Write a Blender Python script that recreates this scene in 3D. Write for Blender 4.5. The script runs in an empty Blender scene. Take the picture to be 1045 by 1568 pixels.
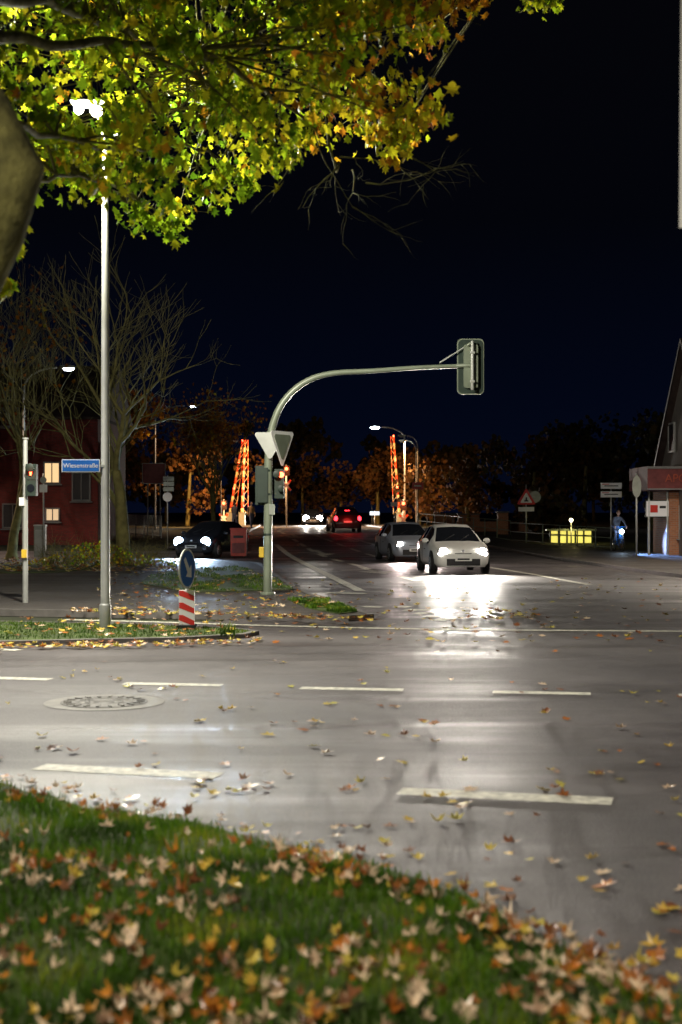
import bpy, math, random
from mathutils import Vector, Matrix, noise
random.seed(7)
R=random.random
def U(a,b): return a+(b-a)*random.random()
scene=bpy.context.scene
H=1.85; F=2178.0
def P(u,v,D): return Vector(((u-522.5)*D/F, D, H-(v-784)*D/F))
def G(u,v):
    D=H*F/(v-784.0); return ((u-522.5)*D/F, D)
def sm(a,b,x):
    t=max(0,min(1,(x-a)/(b-a))); return t*t*(3-2*t)
def zg(x,y): return 0.65*sm(54,92,y)
def interp(pts,x):
    if x<=pts[0][0]: return pts[0][1]
    for (a,b),(c,d) in zip(pts,pts[1:]):
        if x<=c: return b+(d-b)*(x-a)/(c-a)
    return pts[-1][1]
# ---------------------------------------------------------------- materials
def newmat(name):
    m=bpy.data.materials.new(name); m.use_nodes=True
    nt=m.node_tree; b=nt.nodes['Principled BSDF']; return m,nt,b
def mat(name,col,rough=0.5,metal=0.0,var=0.25,scale=6.0,bump=0.0,bscale=60.0,coat=0.0):
    m,nt,b=newmat(name)
    tc=nt.nodes.new('ShaderNodeTexCoord'); n=nt.nodes.new('ShaderNodeTexNoise')
    n.inputs['Scale'].default_value=scale; n.inputs['Detail'].default_value=6
    nt.links.new(tc.outputs['Object'],n.inputs['Vector'])
    r=nt.nodes.new('ShaderNodeValToRGB')
    r.color_ramp.elements[0].position=0.3; r.color_ramp.elements[1].position=0.7
    r.color_ramp.elements[0].color=(*[c*(1-var) for c in col],1)
    r.color_ramp.elements[1].color=(*[min(1,c*(1+var)) for c in col],1)
    nt.links.new(n.outputs['Fac'],r.inputs['Fac']); nt.links.new(r.outputs['Color'],b.inputs['Base Color'])
    b.inputs['Roughness'].default_value=rough; b.inputs['Metallic'].default_value=metal
    b.inputs['Coat Weight'].default_value=coat
    if bump>0:
        n2=nt.nodes.new('ShaderNodeTexNoise'); n2.inputs['Scale'].default_value=bscale; n2.inputs['Detail'].default_value=4
        nt.links.new(tc.outputs['Object'],n2.inputs['Vector'])
        bp=nt.nodes.new('ShaderNodeBump'); bp.inputs['Strength'].default_value=bump; bp.inputs['Distance'].default_value=0.02
        nt.links.new(n2.outputs['Fac'],bp.inputs['Height']); nt.links.new(bp.outputs['Normal'],b.inputs['Normal'])
    return m
def emis(name,col,s):
    m,nt,b=newmat(name)
    b.inputs['Base Color'].default_value=(*[c*0.5 for c in col],1)
    b.inputs['Emission Color'].default_value=(*col,1); b.inputs['Emission Strength'].default_value=s
    return m
def asphalt(name,c0,c1,r0,r1,spec=.35):
    m,nt,b=newmat(name); N=nt.nodes.new; L=nt.links.new
    tc=N('ShaderNodeTexCoord')
    n=N('ShaderNodeTexNoise'); n.inputs['Scale'].default_value=0.45; n.inputs['Detail'].default_value=12; n.inputs['Roughness'].default_value=0.75
    L(tc.outputs['Object'],n.inputs['Vector'])
    n3=N('ShaderNodeTexNoise'); n3.inputs['Scale'].default_value=55; n3.inputs['Detail'].default_value=3; n3.inputs['Roughness'].default_value=.8
    L(tc.outputs['Object'],n3.inputs['Vector'])
    mx=N('ShaderNodeMath'); mx.operation='MULTIPLY_ADD'; mx.inputs[1].default_value=0.95
    L(n3.outputs['Fac'],mx.inputs[0]); 
    m2=N('ShaderNodeMath'); m2.operation='MULTIPLY_ADD'; m2.inputs[1].default_value=0.65; m2.inputs[2].default_value=-.22
    L(n.outputs['Fac'],m2.inputs[0]); L(m2.outputs[0],mx.inputs[2])
    r=N('ShaderNodeValToRGB'); r.color_ramp.elements[0].position=0.38; r.color_ramp.elements[1].position=0.78
    r.color_ramp.elements[0].color=(*c0,1); r.color_ramp.elements[1].color=(*c1,1)
    L(mx.outputs[0],r.inputs['Fac']); L(r.outputs['Color'],b.inputs['Base Color'])
    mp=N('ShaderNodeMapping'); mp.inputs['Scale'].default_value=(0.10,0.75,1); mp.inputs['Rotation'].default_value=(0,0,0.15)
    L(tc.outputs['Object'],mp.inputs['Vector'])
    n2=N('ShaderNodeTexNoise'); n2.inputs['Scale'].default_value=1.0; n2.inputs['Detail'].default_value=6; n2.inputs['Distortion'].default_value=0.3; n2.inputs['Roughness'].default_value=.6
    L(mp.outputs[0],n2.inputs['Vector'])
    r2=N('ShaderNodeMapRange'); r2.inputs['From Min'].default_value=0.38; r2.inputs['From Max'].default_value=0.56
    r2.inputs['To Min'].default_value=r0; r2.inputs['To Max'].default_value=r1
    L(n2.outputs['Fac'],r2.inputs['Value']); L(r2.outputs[0],b.inputs['Roughness'])
    b.inputs['Specular IOR Level'].default_value=spec
    bp=N('ShaderNodeBump'); bp.inputs['Strength'].default_value=0.8; bp.inputs['Distance'].default_value=0.009
    n4=N('ShaderNodeTexNoise'); n4.inputs['Scale'].default_value=70; n4.inputs['Detail'].default_value=3
    L(tc.outputs['Object'],n4.inputs['Vector'])
    L(n4.outputs['Fac'],bp.inputs['Height']); L(bp.outputs['Normal'],b.inputs['Normal'])
    return m
def brickmat(name,c1,c2,mort,sc=1.0):
    m,nt,b=newmat(name); N=nt.nodes.new; L=nt.links.new
    tc=N('ShaderNodeTexCoord'); s=N('ShaderNodeSeparateXYZ'); L(tc.outputs['Object'],s.inputs[0])
    a=N('ShaderNodeMath'); L(s.outputs[0],a.inputs[0]); L(s.outputs[1],a.inputs[1])
    c=N('ShaderNodeCombineXYZ'); L(a.outputs[0],c.inputs[0]); L(s.outputs[2],c.inputs[1])
    br=N('ShaderNodeTexBrick'); L(c.outputs[0],br.inputs['Vector'])
    br.inputs['Color1'].default_value=(*c1,1); br.inputs['Color2'].default_value=(*c2,1); br.inputs['Mortar'].default_value=(*mort,1)
    br.inputs['Scale'].default_value=4*sc; br.inputs['Mortar Size'].default_value=0.03
    br.inputs['Brick Width'].default_value=0.9; br.inputs['Row Height'].default_value=0.3
    L(br.outputs['Color'],b.inputs['Base Color']); b.inputs['Roughness'].default_value=0.85
    return m
def leafmat(name,stops,trans=0.5,rough=0.45):
    m,nt,b=newmat(name); N=nt.nodes.new; L=nt.links.new
    at=N('ShaderNodeAttribute'); at.attribute_name='tone'
    r=N('ShaderNodeValToRGB'); e=r.color_ramp.elements
    e[0].position=stops[0][0]; e[0].color=(*stops[0][1],1); e[1].position=stops[-1][0]; e[1].color=(*stops[-1][1],1)
    for p,c in stops[1:-1]:
        x=e.new(p); x.color=(*c,1)
    L(at.outputs['Fac'],r.inputs['Fac']); L(r.outputs['Color'],b.inputs['Base Color']); b.inputs['Roughness'].default_value=rough
    b.inputs['Specular IOR Level'].default_value=0.3
    if trans>0:
        t=N('ShaderNodeBsdfTranslucent'); L(r.outputs['Color'],t.inputs['Color'])
        ms=N('ShaderNodeMixShader'); ms.inputs[0].default_value=trans
        L(b.outputs[0],ms.inputs[1]); L(t.outputs[0],ms.inputs[2])
        L(ms.outputs[0],nt.nodes['Material Output'].inputs['Surface'])
    return m
M={}
M['asphalt']=asphalt('damp_asphalt',(0.022,0.020,0.021),(0.135,0.122,0.12),0.37,0.62,.38)
M['pave']=asphalt('pavement_paving',(0.03,0.027,0.025),(0.1,0.09,0.08),0.5,0.65,.3)
M['kerb']=mat('kerb_stone',(0.11,0.10,0.09),0.7,var=0.35,scale=3)
M['white']=mat('road_paint',(0.46,0.45,0.37),0.6,var=0.5,scale=14,bump=.3,bscale=60)
M['grass']=mat('grass_soil',(0.04,0.06,0.010),0.9,var=0.6,scale=2.5,bump=0.8,bscale=30)
M['earth']=mat('field_earth',(0.03,0.035,0.015),0.95,var=0.5,scale=0.5)
M['blade']=leafmat('grass_blades',[(0,(0.02,0.05,0.003)),(0.5,(0.065,0.15,0.006)),(1,(0.18,0.22,0.012))],0.3,0.5)
M['crown']=leafmat('autumn_foliage',[(0,(0.07,0.15,0.006)),(0.3,(0.22,0.33,0.010)),(0.6,(0.50,0.45,0.015)),(0.82,(0.5,0.2,0.012)),(1,(0.2,0.06,0.012))],0.62)
M['fallen']=leafmat('fallen_leaf',[(0,(0.45,0.42,0.08)),(0.25,(0.55,0.38,0.06)),(0.5,(0.45,0.15,0.02)),(0.75,(0.16,0.06,0.025)),(1,(0.7,0.55,0.38))],0.1,0.3)
M['bark']=mat('bark',(0.16,0.15,0.045),0.9,var=0.6,scale=6,bump=1.0,bscale=18)
M['barkd']=mat('bark_bare',(0.17,0.15,0.05),0.9,var=0.4,scale=4)
M['galv']=mat('galvanised_steel',(0.42,0.43,0.4),0.45,0.3,var=0.15,scale=3)
M['mast']=mat('mast_paint_greygreen',(0.2,0.23,0.17),0.4,0.1,var=0.15,scale=3)
M['dark']=mat('dark_housing',(0.02,0.035,0.025),0.5,var=0.2)
M['black']=mat('black_rubber',(0.012,0.012,0.013),0.6,var=0.2)
M['glass']=mat('car_glass',(0.012,0.014,0.018),0.06,var=0.1,coat=0.5)
M['signwhite']=mat('sign_white',(0.75,0.75,0.72),0.4,var=0.06)
M['signred']=mat('sign_red',(0.6,0.03,0.02),0.4,var=0.08)
M['signblue']=mat('sign_blue',(0.01,0.12,0.45),0.4,var=0.08)
M['signback']=mat('sign_back_aluminium',(0.3,0.32,0.28),0.5,0.3,var=0.12)
M['chrome']=mat('alloy',(0.5,0.5,0.52),0.3,0.8,var=0.1)
M['yellow']=mat('yellow_plastic',(0.6,0.4,0.03),0.5,var=0.1)
M['iron']=mat('cast_iron',(0.07,0.065,0.06),0.45,0.5,var=0.4,scale=20)
M['lampglass']=emis('lamp_lens_lit',(1.0,0.96,0.85),110)
M['lampfar']=emis('lamp_lens_far',(0.8,0.88,1.0),40)
M['head']=emis('headlight_lens_lit',(1.0,0.95,0.86),70)
M['headblue']=emis('headlight_lens_xenon',(0.6,0.8,1.0),50)
M['tail']=emis('taillight_lit',(1.0,0.02,0.03),10)
M['redled']=emis('signal_red_lit',(1.0,0.06,0.02),22)
M['winlit']=emis('window_lit',(1.0,0.66,0.32),1.0)
M['winlitp']=emis('window_lit_pale',(1.0,0.7,0.4),0.7)
M['winwhite']=emis('advert_panel_lit',(0.9,0.85,0.8),0.22)
M['yellowglow']=emis('courtyard_wall_selflit',(1.0,0.85,0.16),0.95)  # emission stands in for lamplight falling on the courtyard wall
M['shopred']=mat('shop_fascia_letters',(.4,.07,.03),.5)
M['skin']=mat('skin',(0.45,0.27,0.2),0.5,var=0.08)
M['jacket']=mat('jacket_dark',(0.07,0.075,0.1),0.8,var=0.2)
M['jacket2']=mat('jacket_tan',(0.5,0.33,0.16),0.8,var=0.2)
M['jeans']=mat('jeans',(0.09,0.11,0.19),0.85,var=0.2)
M['hair']=mat('hair',(0.03,0.02,0.015),0.7,var=0.2)
M['brickd']=brickmat('brick_dark_red',(0.2,0.022,0.018),(0.13,0.018,0.013),(0.08,0.045,0.04))
M['bricko']=brickmat('brick_orange',(0.42,0.16,0.07),(0.3,0.11,0.05),(0.3,0.25,0.2))
M['tile']=mat('roof_tile',(0.05,0.032,0.028),0.8,var=0.3,scale=3)
M['frame']=mat('window_frame',(0.5,0.5,0.48),0.5,var=0.05)
M['framed']=mat('window_frame_dim',(0.2,0.2,0.2),0.5,var=0.05)
M['winpane']=mat('window_pane_dark',(0.015,0.015,0.02),0.5,var=0.1)
M['render']=mat('render_wall',(0.22,0.2,0.18),0.8,var=0.1)
# ---------------------------------------------------------------- mesh builder
class MB:
    def __init__(s): s.v=[];s.f=[];s.m=[];s.mats=[];s.sm=[];s.t=[]
    def mi(s,m):
        if m not in s.mats: s.mats.append(m)
        return s.mats.index(m)
    def add(s,vs,fs,m,smooth=False,tone=0.5):
        o=len(s.v); s.v.extend([tuple(v) for v in vs]); s.t.extend([tone]*len(vs)); k=s.mi(m)
        for f in fs: s.f.append(tuple(i+o for i in f)); s.m.append(k); s.sm.append(smooth)
    def box(s,c,d,m,rot=None):
        c=Vector(c); vs=[]
        for i in (-.5,.5):
            for j in (-.5,.5):
                for k in (-.5,.5):
                    p=Vector((i*d[0],j*d[1],k*d[2]))
                    if rot: p=rot@p
                    vs.append(c+p)
        s.add(vs,[(0,1,3,2),(4,6,7,5),(0,4,5,1),(2,3,7,6),(0,2,6,4),(1,5,7,3)],m)
    def tube(s,pts,rad,m,n=8,cap=True,smooth=True):
        pts=[Vector(p) for p in pts]
        if not isinstance(rad,(list,tuple)): rad=[rad]*len(pts)
        vs=[];fs=[];ref=None
        for i,p in enumerate(pts):
            a=pts[max(0,i-1)];b=pts[min(len(pts)-1,i+1)]; d=(b-a)
            if d.length<1e-9: d=Vector((0,0,1))
            d.normalize()
            if ref is None:
                ref=Vector((1,0,0)) if abs(d.x)<0.8 else Vector((0,1,0))
            x=(ref-d*ref.dot(d)); 
            if x.length<1e-6: x=d.orthogonal()
            x.normalize(); y=d.cross(x); ref=x
            for k in range(n):
                t=2*math.pi*k/n; vs.append(p+(x*math.cos(t)+y*math.sin(t))*rad[i])
        for i in range(len(pts)-1):
            for k in range(n):
                a=i*n+k;b=i*n+(k+1)%n; fs.append((a,b,b+n,a+n))
        if cap: fs.append(tuple(range(n-1,-1,-1))); fs.append(tuple(range((len(pts)-1)*n,len(pts)*n)))
        s.add(vs,fs,m,smooth)
    def prism(s,outline,origin,ax,ay,th,m,mback=None):
        ax=Vector(ax).normalized(); ay=Vector(ay).normalized(); nz=ax.cross(ay); o=Vector(origin); n=len(outline)
        vs=[o+ax*a+ay*b+nz*th/2 for a,b in outline]+[o+ax*a+ay*b-nz*th/2 for a,b in outline]
        s.add(vs,[tuple(range(n))],m)
        s.add(vs,[tuple(range(2*n-1,n-1,-1))]+[(i,i+n,(i+1)%n+n,(i+1)%n) for i in range(n)],mback or m)
    def ell(s,c,r,m,nu=12,nv=8,rot=None,tone=.5):
        vs=[];fs=[];c=Vector(c)
        for i in range(nv+1):
            a=math.pi*i/nv
            for j in range(nu):
                b=2*math.pi*j/nu; p=Vector((r[0]*math.sin(a)*math.cos(b),r[1]*math.sin(a)*math.sin(b),r[2]*math.cos(a)))
                if rot: p=rot@p
                vs.append(c+p)
        for i in range(nv):
            for j in range(nu):
                fs.append((i*nu+j,(i+1)*nu+j,(i+1)*nu+(j+1)%nu,i*nu+(j+1)%nu))
        s.add(vs,fs,m,True,tone)
    def build(s,name,loc=(0,0,0),rz=0,bevel=0,tone=False,parent=None):
        me=bpy.data.meshes.new(name); me.from_pydata(s.v,[],s.f); 
        for m in s.mats: me.materials.append(m)
        me.polygons.foreach_set('material_index',s.m); me.polygons.foreach_set('use_smooth',s.sm)
        if tone:
            a=me.attributes.new('tone','FLOAT','POINT'); a.data.foreach_set('value',s.t)
        me.update(); ob=bpy.data.objects.new(name,me); scene.collection.objects.link(ob)
        ob.location=loc; ob.rotation_euler=(0,0,rz)
        if bevel>0:
            b=ob.modifiers.new('bevel','BEVEL'); b.width=bevel; b.segments=2; b.limit_method='ANGLE'
        if parent: ob.parent=parent
        return ob
def circ(r,n=24,sx=1,sy=1): return [(r*sx*math.cos(2*math.pi*i/n),r*sy*math.sin(2*math.pi*i/n)) for i in range(n)]
def light(name,kind,loc,col,e,parent=None,size=0.1,aim=None,cone=None,blend=0.6):
    l=bpy.data.lights.new(name,kind); l.energy=e; l.color=col; l.shadow_soft_size=size
    o=bpy.data.objects.new(name,l); scene.collection.objects.link(o); o.location=loc
    if kind=='SPOT': l.spot_size=math.radians(cone); l.spot_blend=blend
    if aim is not None: o.rotation_euler=Vector(aim).to_track_quat('-Z','Y').to_euler()
    if parent: o.parent=parent
    return o
# ---------------------------------------------------------------- camera & world
cam=bpy.data.cameras.new('camera'); co=bpy.data.objects.new('camera',cam); scene.collection.objects.link(co)
co.location=(0,0,H); co.rotation_euler=(math.radians(90),0,0)
cam.sensor_fit='VERTICAL'; cam.sensor_height=36; cam.sensor_width=24; cam.lens=50; cam.clip_end=3000; cam.clip_start=0.1
cam.dof.use_dof=True; cam.dof.focus_distance=34; cam.dof.aperture_fstop=2.0
scene.camera=co
w=bpy.data.worlds.new('World'); scene.world=w; w.use_nodes=True; nt=w.node_tree
tc=nt.nodes.new('ShaderNodeTexCoord'); sp=nt.nodes.new('ShaderNodeSeparateXYZ'); nt.links.new(tc.outputs['Generated'],sp.inputs[0])
rp=nt.nodes.new('ShaderNodeValToRGB'); e=rp.color_ramp.elements
e[0].position=0.0; e[0].color=(0.0012,0.0026,0.0095,1); e[1].position=0.35; e[1].color=(0.0013,0.0014,0.0024,1)
x=e.new(0.09); x.color=(0.0008,0.0018,0.0066,1); x=e.new(0.2); x.color=(0.0009,0.0012,0.0028,1)
nt.links.new(sp.outputs[2],rp.inputs['Fac']); nt.links.new(rp.outputs['Color'],nt.nodes['Background'].inputs['Color'])
nt.nodes['Background'].inputs['Strength'].default_value=1.0
scene.view_settings.view_transform='Standard'; scene.view_settings.look='None'; scene.view_settings.exposure=0
# ---------------------------------------------------------------- ground & roads
def strip(name,fl,fr,y0,y1,ny,h,m,skirt=None,nx=4):
    b=MB(); vs=[];fs=[]
    for i in range(ny+1):
        y=y0+(y1-y0)*i/ny
        for j in range(nx+1):
            x=fl(y)+(fr(y)-fl(y))*j/nx; vs.append((x,y,zg(x,y)+h))
    for i in range(ny):
        for j in range(nx):
            a=i*(nx+1)+j; fs.append((a,a+1,a+nx+2,a+nx+1))
    b.add(vs,fs,m)
    if skirt:
        for col in (0,nx):
            vv=[];ff=[]; sgn=1 if col else -1
            for i in range(ny+1):
                p=vs[i*(nx+1)+col]; vv+= [(p[0],p[1],p[2]+.003),(p[0]+sgn*.12,p[1],p[2]+.003),(p[0]+sgn*.12,p[1],p[2]-h-.02)]
            for i in range(ny):
                a=i*3; ff+=[(a,a+1,a+4,a+3),(a+1,a+2,a+5,a+4)]
            b.add(vv,ff,skirt)
    return b.build(name)
strip('ground',lambda y:-1500,lambda y:1500,-200,2500,600,-0.03,M['earth'],nx=2)
LK=[(23.4,0.6),(33,-1.0),(45,-2.4),(61,-4.0),(87,-5.6),(125,-7.0),(200,-14)]
RK=[(24,16),(30,12.5),(36,10.4),(41,9.4),(63,7.6),(87,4.2),(125,2.0),(200,-5)]
lk=lambda y:interp(LK,y); rk=lambda y:interp(RK,y)
strip('road',lambda y:-70,lambda y:70,-12,24.0,12,0.0,M['asphalt'],nx=8)
strip('side_street',lambda y:min(lk(y),0)-2 if y<50 else -30 if y<64 else lk(y)-.3,lambda y:rk(y)+.3,24.0,200,176,0.0,M['asphalt'],nx=8)
def slab(name,poly,h,m,kerb=True,base=0.0):
    b=MB(); n=len(poly); P2=[Vector(p) for p in poly]
    vs=[(p[0],p[1],zg(*p)+h) for p in P2]
    b.add(vs,[tuple(range(n))],m)
    if kerb:
        area=sum(P2[i].x*P2[(i+1)%n].y-P2[(i+1)%n].x*P2[i].y for i in range(n)); sg=1 if area>0 else -1
        out=[]
        for i in range(n):
            d1=(P2[i]-P2[i-1]).normalized(); d2=(P2[(i+1)%n]-P2[i]).normalized()
            nn=Vector((d1.y,-d1.x))+Vector((d2.y,-d2.x)); nn.normalize(); out.append(P2[i]+nn*0.12*sg)
        vs=[(p[0],p[1],zg(*p)+h+.004) for p in P2]+[(p[0],p[1],zg(*p)+h+.004) for p in out]+[(p[0],p[1],zg(*p)-.02) for p in out]
        fs=[]
        for i in range(n):
            j=(i+1)%n; fs+=[(i,j,j+n,i+n),(i+n,j+n,j+2*n,i+2*n)]
        b.add(vs,fs,M['kerb'])
    else:
        vs=[(p[0],p[1],zg(*p)+h) for p in P2]+[(p[0],p[1],zg(*p)+base) for p in P2]
        b.add(vs,[(i,(i+1)%n,(i+1)%n+n,i+n) for i in range(n)],m)
    return b.build(name)
slab('pavement',[(-60,27.5),(-6.2,25.7),(-2.2,24.8),(0.1,24.1),(0.45,24.4),(-0.2,27),(-1.15,33),(-2.5,45),(-3.0,49.5),(-5,51.5),(-60,54)],0.10,M['pave'])
gp=lambda *l:[G(u,v) for u,v in l]
GA=((290,915),(215,900),(230,886),(290,877),(365,872),(425,893),(450,910)); GB=((440,926),(505,926),(548,946),(520,950),(470,940))
slab('grass_corner',gp(*GA),0.115,M['grass'],kerb=False,base=.09)
slab('grass_corner',gp(*GB),0.116,M['grass'],kerb=False,base=.09)
slab('grass_corner',[(-40,41),(-12,40),(-8.2,41),(-7.2,45),(-6.6,48.5),(-40,50.5)],0.117,M['grass'],kerb=False,base=.09)
isl=[(-60,23.9),(-6,23.35),(-3.3,22.7),(-1.7,21.9),(-1.35,21.4),(-1.5,20.9),(-2.4,20.35),(-5,19.7),(-60,19.9)]
slab('traffic_island',isl,0.06,M['grass'])
strip('pavement_right',lambda y:rk(y)+.12,lambda y:rk(y)+interp([(60,5.4),(69,2.3)],y),37,125,88,0.10,M['pave'],skirt=M['kerb'])
strip('pavement_left',lambda y:lk(y)-3.5,lambda y:lk(y)-.12,64,125,61,0.10,M['pave'],skirt=M['kerb'])
strip('pavement_right',lambda y:13.8+(y-26)*-0.12,lambda y:60,30,37,7,0.10,M['pave'],skirt=M['kerb'])
YB=[(-40,16),(-6,11.8),(-2.3,9.57),(-1.51,8.84),(-.65,8.2),(-.08,7.66),(.38,7.12),(.76,6.44),(1.02,5.87),(1.3,5.4),(1.6,4.6),(2.2,3),(3,0),(4,-6)]
yb=lambda x:interp(YB,x)+0.05*math.sin(x*5.1)+0.03*math.sin(x*13)+.05*noise.noise(Vector((x*6,0,0)))
def vz(x,y):
    d=yb(x)-y
    return 0.015+0.13*sm(0,1.2,d)+0.03*noise.noise(Vector((x*1.5,y*1.5,0)))*sm(0,.5,d)
b=MB();vs=[];fs=[];nx=200;ny=40
for i in range(nx+1):
    x=-9+13*i/nx
    for j in range(ny+1):
        t=(j/ny)**1.6; y=yb(x)-t*10; vs.append((x,y,vz(x,y)))
for i in range(nx):
    for j in range(ny):
        a=i*(ny+1)+j; fs.append((a,a+1,a+ny+2,a+ny+1))
b.add(vs,fs,M['grass'],True); b.build('grass_verge')
b=MB()
def blade(b,x,y,z,h,wd):
    a=U(0,6.283); dx,dy=math.cos(a)*wd,math.sin(a)*wd; l=U(-.5,.5)*h; k=U(-.5,.5)*h
    b.add([(x-dx,y-dy,z-.01),(x+dx,y+dy,z-.01),(x+dx*.6+l*.4,y+dy*.6+k*.4,z+h*.6),(x-dx*.6+l*.4,y-dy*.6+k*.4,z+h*.6),(x+l,y+k,z+h)],[(0,1,2,3),(3,2,4)],M['blade'],False,max(0,min(1,.42+1.1*noise.noise(Vector((x*2,y*2,3)))+U(-.25,.25))))
cnt=0
while cnt<33000:
    y=U(3.5,11.5); x=U(-y*.30-.4,y*.30+.3); d=yb(x)-y
    if d<0.0: continue
    if R()>min(1,.35+d*1.5): continue
    g=noise.noise(Vector((x*1.3,y*1.3,9)))
    if R()>0.8+g: continue
    blade(b,x,y,vz(x,y),U(.03,.075),U(.003,.006)); cnt+=1
b.build('grass_blades',tone=True)
b=MB()
for i in range(9000):
    x,y=(U(-9,-1.4),U(20,23.4))
    yt=interp([(-9,23.6),(-6,23.3),(-3.3,22.65),(-1.7,21.8),(-1.35,21.4)],x); yl=interp([(-9,19.7),(-5,19.75),(-2.4,20.4),(-1.5,20.95)],x)
    if not(yl<y<yt): continue
    blade(b,x,y,.06,U(.02,.06),.006)
for i in range(90):
    x,y=G(U(338,360),U(972,980)); blade(b,x,y,.06,U(.06,.2),.008)
b.build('grass_blades',tone=True)
b=MB()
def inside(poly,u,v):
    c=False
    for i in range(len(poly)):
        (x1,y1),(x2,y2)=poly[i],poly[i-1]
        if (y1>v)!=(y2>v) and u<(x2-x1)*(v-y1)/(y2-y1)+x1: c=not c
    return c
for poly in (GA,GB):
    us=[p[0] for p in poly]; vv=[p[1] for p in poly]
    for i in range(7000):
        u,v=U(min(us),max(us)),U(min(vv),max(vv))
        if inside(poly,u,v) and R()<.35+sm(240,330,u) and noise.noise(Vector((u*.03,v*.15,0)))>-.1:
            x,y=G(u,v); blade(b,x,y,.11,U(.03,.08),.010)
b.build('grass_blades',tone=True)
# ---------------------------------------------------------------- leaves
LO=[(0,-.5),(.14,-.22),(.42,-.30),(.30,-.05),(.52,.12),(.26,.18),(.2,.3),(.0,.56),(-.2,.3),(-.26,.18),(-.52,.12),(-.30,-.05),(-.42,-.30),(-.14,-.22)]
def leaf(b,p,s,rot,m,tone,curl=0.4):
    vs=[p]
    c2=curl*U(.4,1.6)
    for x,y in LO:
        x*=s*U(.85,1.15);y*=s*U(.85,1.15); q=Vector((x*(1-.25*min(1,c2)),y,c2*(x*x*1.5+y*y*.5)/s)); vs.append(p+rot@q)
    n=len(LO); b.add(vs,[(0,i+1,(i+1)%n+1) for i in range(n)],m,False,tone)
def rrot(tilt): 
    return Matrix.Rotation(U(0,6.283),3,'Z')@Matrix.Rotation(random.gauss(0,tilt),3,'X')@Matrix.Rotation(random.gauss(0,tilt),3,'Y')
b=MB(); k=0
def ftone():
    q=R()
    return U(.92,1) if q<.36 else U(.1,.35) if q<.48 else U(.4,.58) if q<.66 else U(.6,.85)
while k<1250:
    y=U(3.8,11); x=U(-y*.29-.3,y*.29+.3); d=yb(x)-y
    if d<-.12: continue
    if noise.noise(Vector((x*1.6,y*1.6,20)))+.10*(5.6-y)+U(-.3,.35)<.03: continue
    leaf(b,Vector((x,y,vz(x,y)+U(.02,.07))),U(.035,.09),rrot(.5),M['fallen'],ftone(),1.5); k+=1
def rleaf(x,y,z=0.012,s0=.07,s1=.15): leaf(b,Vector((x,y,z+U(0,.01))),U(s0,s1),rrot(.15),M['fallen'],random.choice([U(0,.3),U(0,.3),U(.4,.8),U(.6,.8),U(.9,1)]),U(.1,.8))
k=0
while k<230:
    v=U(985,1520); u=U(-300,1350); x,y=G(u,v)
    if y<yb(x)+.05: continue
    if v<1050 and R()<.35: continue
    rleaf(x,y,s0=.06,s1=.13); k+=1
    if R()<.35:
        for q in range(random.randint(1,3)): rleaf(x+U(-.15,.15),y+U(-.15,.15),s0=.05,s1=.11)
for i in range(60):
    x=U(-3,1.6); y=yb(x)+abs(random.gauss(0,.2)); rleaf(x,y,s0=.04,s1=.09)
for i in range(260):
    u=U(-60,400); x,y=G(u,interp([(-60,992),(250,990),(400,984)],u)+U(-4,4)); rleaf(x,y,.03,.06,.14)
for i in range(150):
    u=U(-60,390); x,y=G(u,U(955,985)); rleaf(x,y,.1,.07,.14)
for i in range(260):
    u=U(110,570); x,y=G(u,interp([(110,944),(330,949),(570,957)],u)+random.gauss(0,2.5)); rleaf(x,y,.1,.08,.15)
for i in range(420):
    u=U(150,540); x,y=G(u,U(875,945)); 
    if x<lk(y)-.1: rleaf(x,y,.135,.08,.16)
for i in range(650):
    u=U(0,280); x,y=G(u,U(860,882)); rleaf(x,y,.14,.12,.2)
for i in range(260):
    u=U(420,1045); x,y=G(u,U(885,985)); rleaf(x,y,.012,.08,.15)
for i in range(60):
    u=U(700,830); x,y=G(u,U(935,950)); rleaf(x,y,.012,.08,.15)
b.build('fallen_leaves',tone=True)
# ---------------------------------------------------------------- markings
b=MB()
def stripe(p0,p1,wd,h=.005):
    p0=Vector(p0);p1=Vector(p1); d=p1-p0; n=Vector((-d.y,d.x)).normalized()*wd/2; k=max(1,int(d.length/3))
    vs=[]
    for i in range(k+1):
        c=p0+d*i/k
        for q in (c-n,c+n): vs.append((q.x,q.y,zg(q.x,q.y)+h))
    b.add(vs,[(2*i,2*i+2,2*i+3,2*i+1) for i in range(k)],M['white'])
def gs(u0,v0,u1,v1,wd=.25): stripe(G(u0,v0),G(u1,v1),wd)
gs(60,1175,335,1189,.24); gs(612,1212,938,1228,.24)
gs(-260,1160,-120,1166)
gs(-60,1037,77,1041,.2);gs(190,1047,340,1050,.2);gs(460,1054,618,1057,.2);gs(755,1060,905,1063,.2);gs(1040,1065,1180,1068,.2)
gs(-20,994,30,996,.2)
pl=[(100,949),(250,953),(400,958),(560,962),(750,965),(900,966),(1045,967),(1300,967)]
for a,c in zip(pl,pl[1:]): gs(*a,*c,.2)
for i in range(5):
    u=606+i*15; v=929+i*5
    gs(u,v,u+22,v+.6,.45)
for i in range(4): gs(645+i*12,934+i*4.5,660+i*12,934.6+i*4.5,.35)
stripe((.45,33.3),(-1.2,50),.26); stripe((-1.2,50),(-3.2,70),.26)
for D0 in range(38,100,5):
    f=lambda y:interp([(34,2.6),(60,-.9),(90,-4)],y); stripe((f(D0),D0),(f(D0+3),D0+3),.22)
    f2=lambda y:interp([(34,4.6),(60,1.2),(90,-2.6)],y)
    if D0>52: stripe((f2(D0),D0),(f2(D0+3),D0+3),.2)
CL=[(36,6.3),(43,5.6),(60,3.0),(87,-.8),(125,-2.5)]
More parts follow.
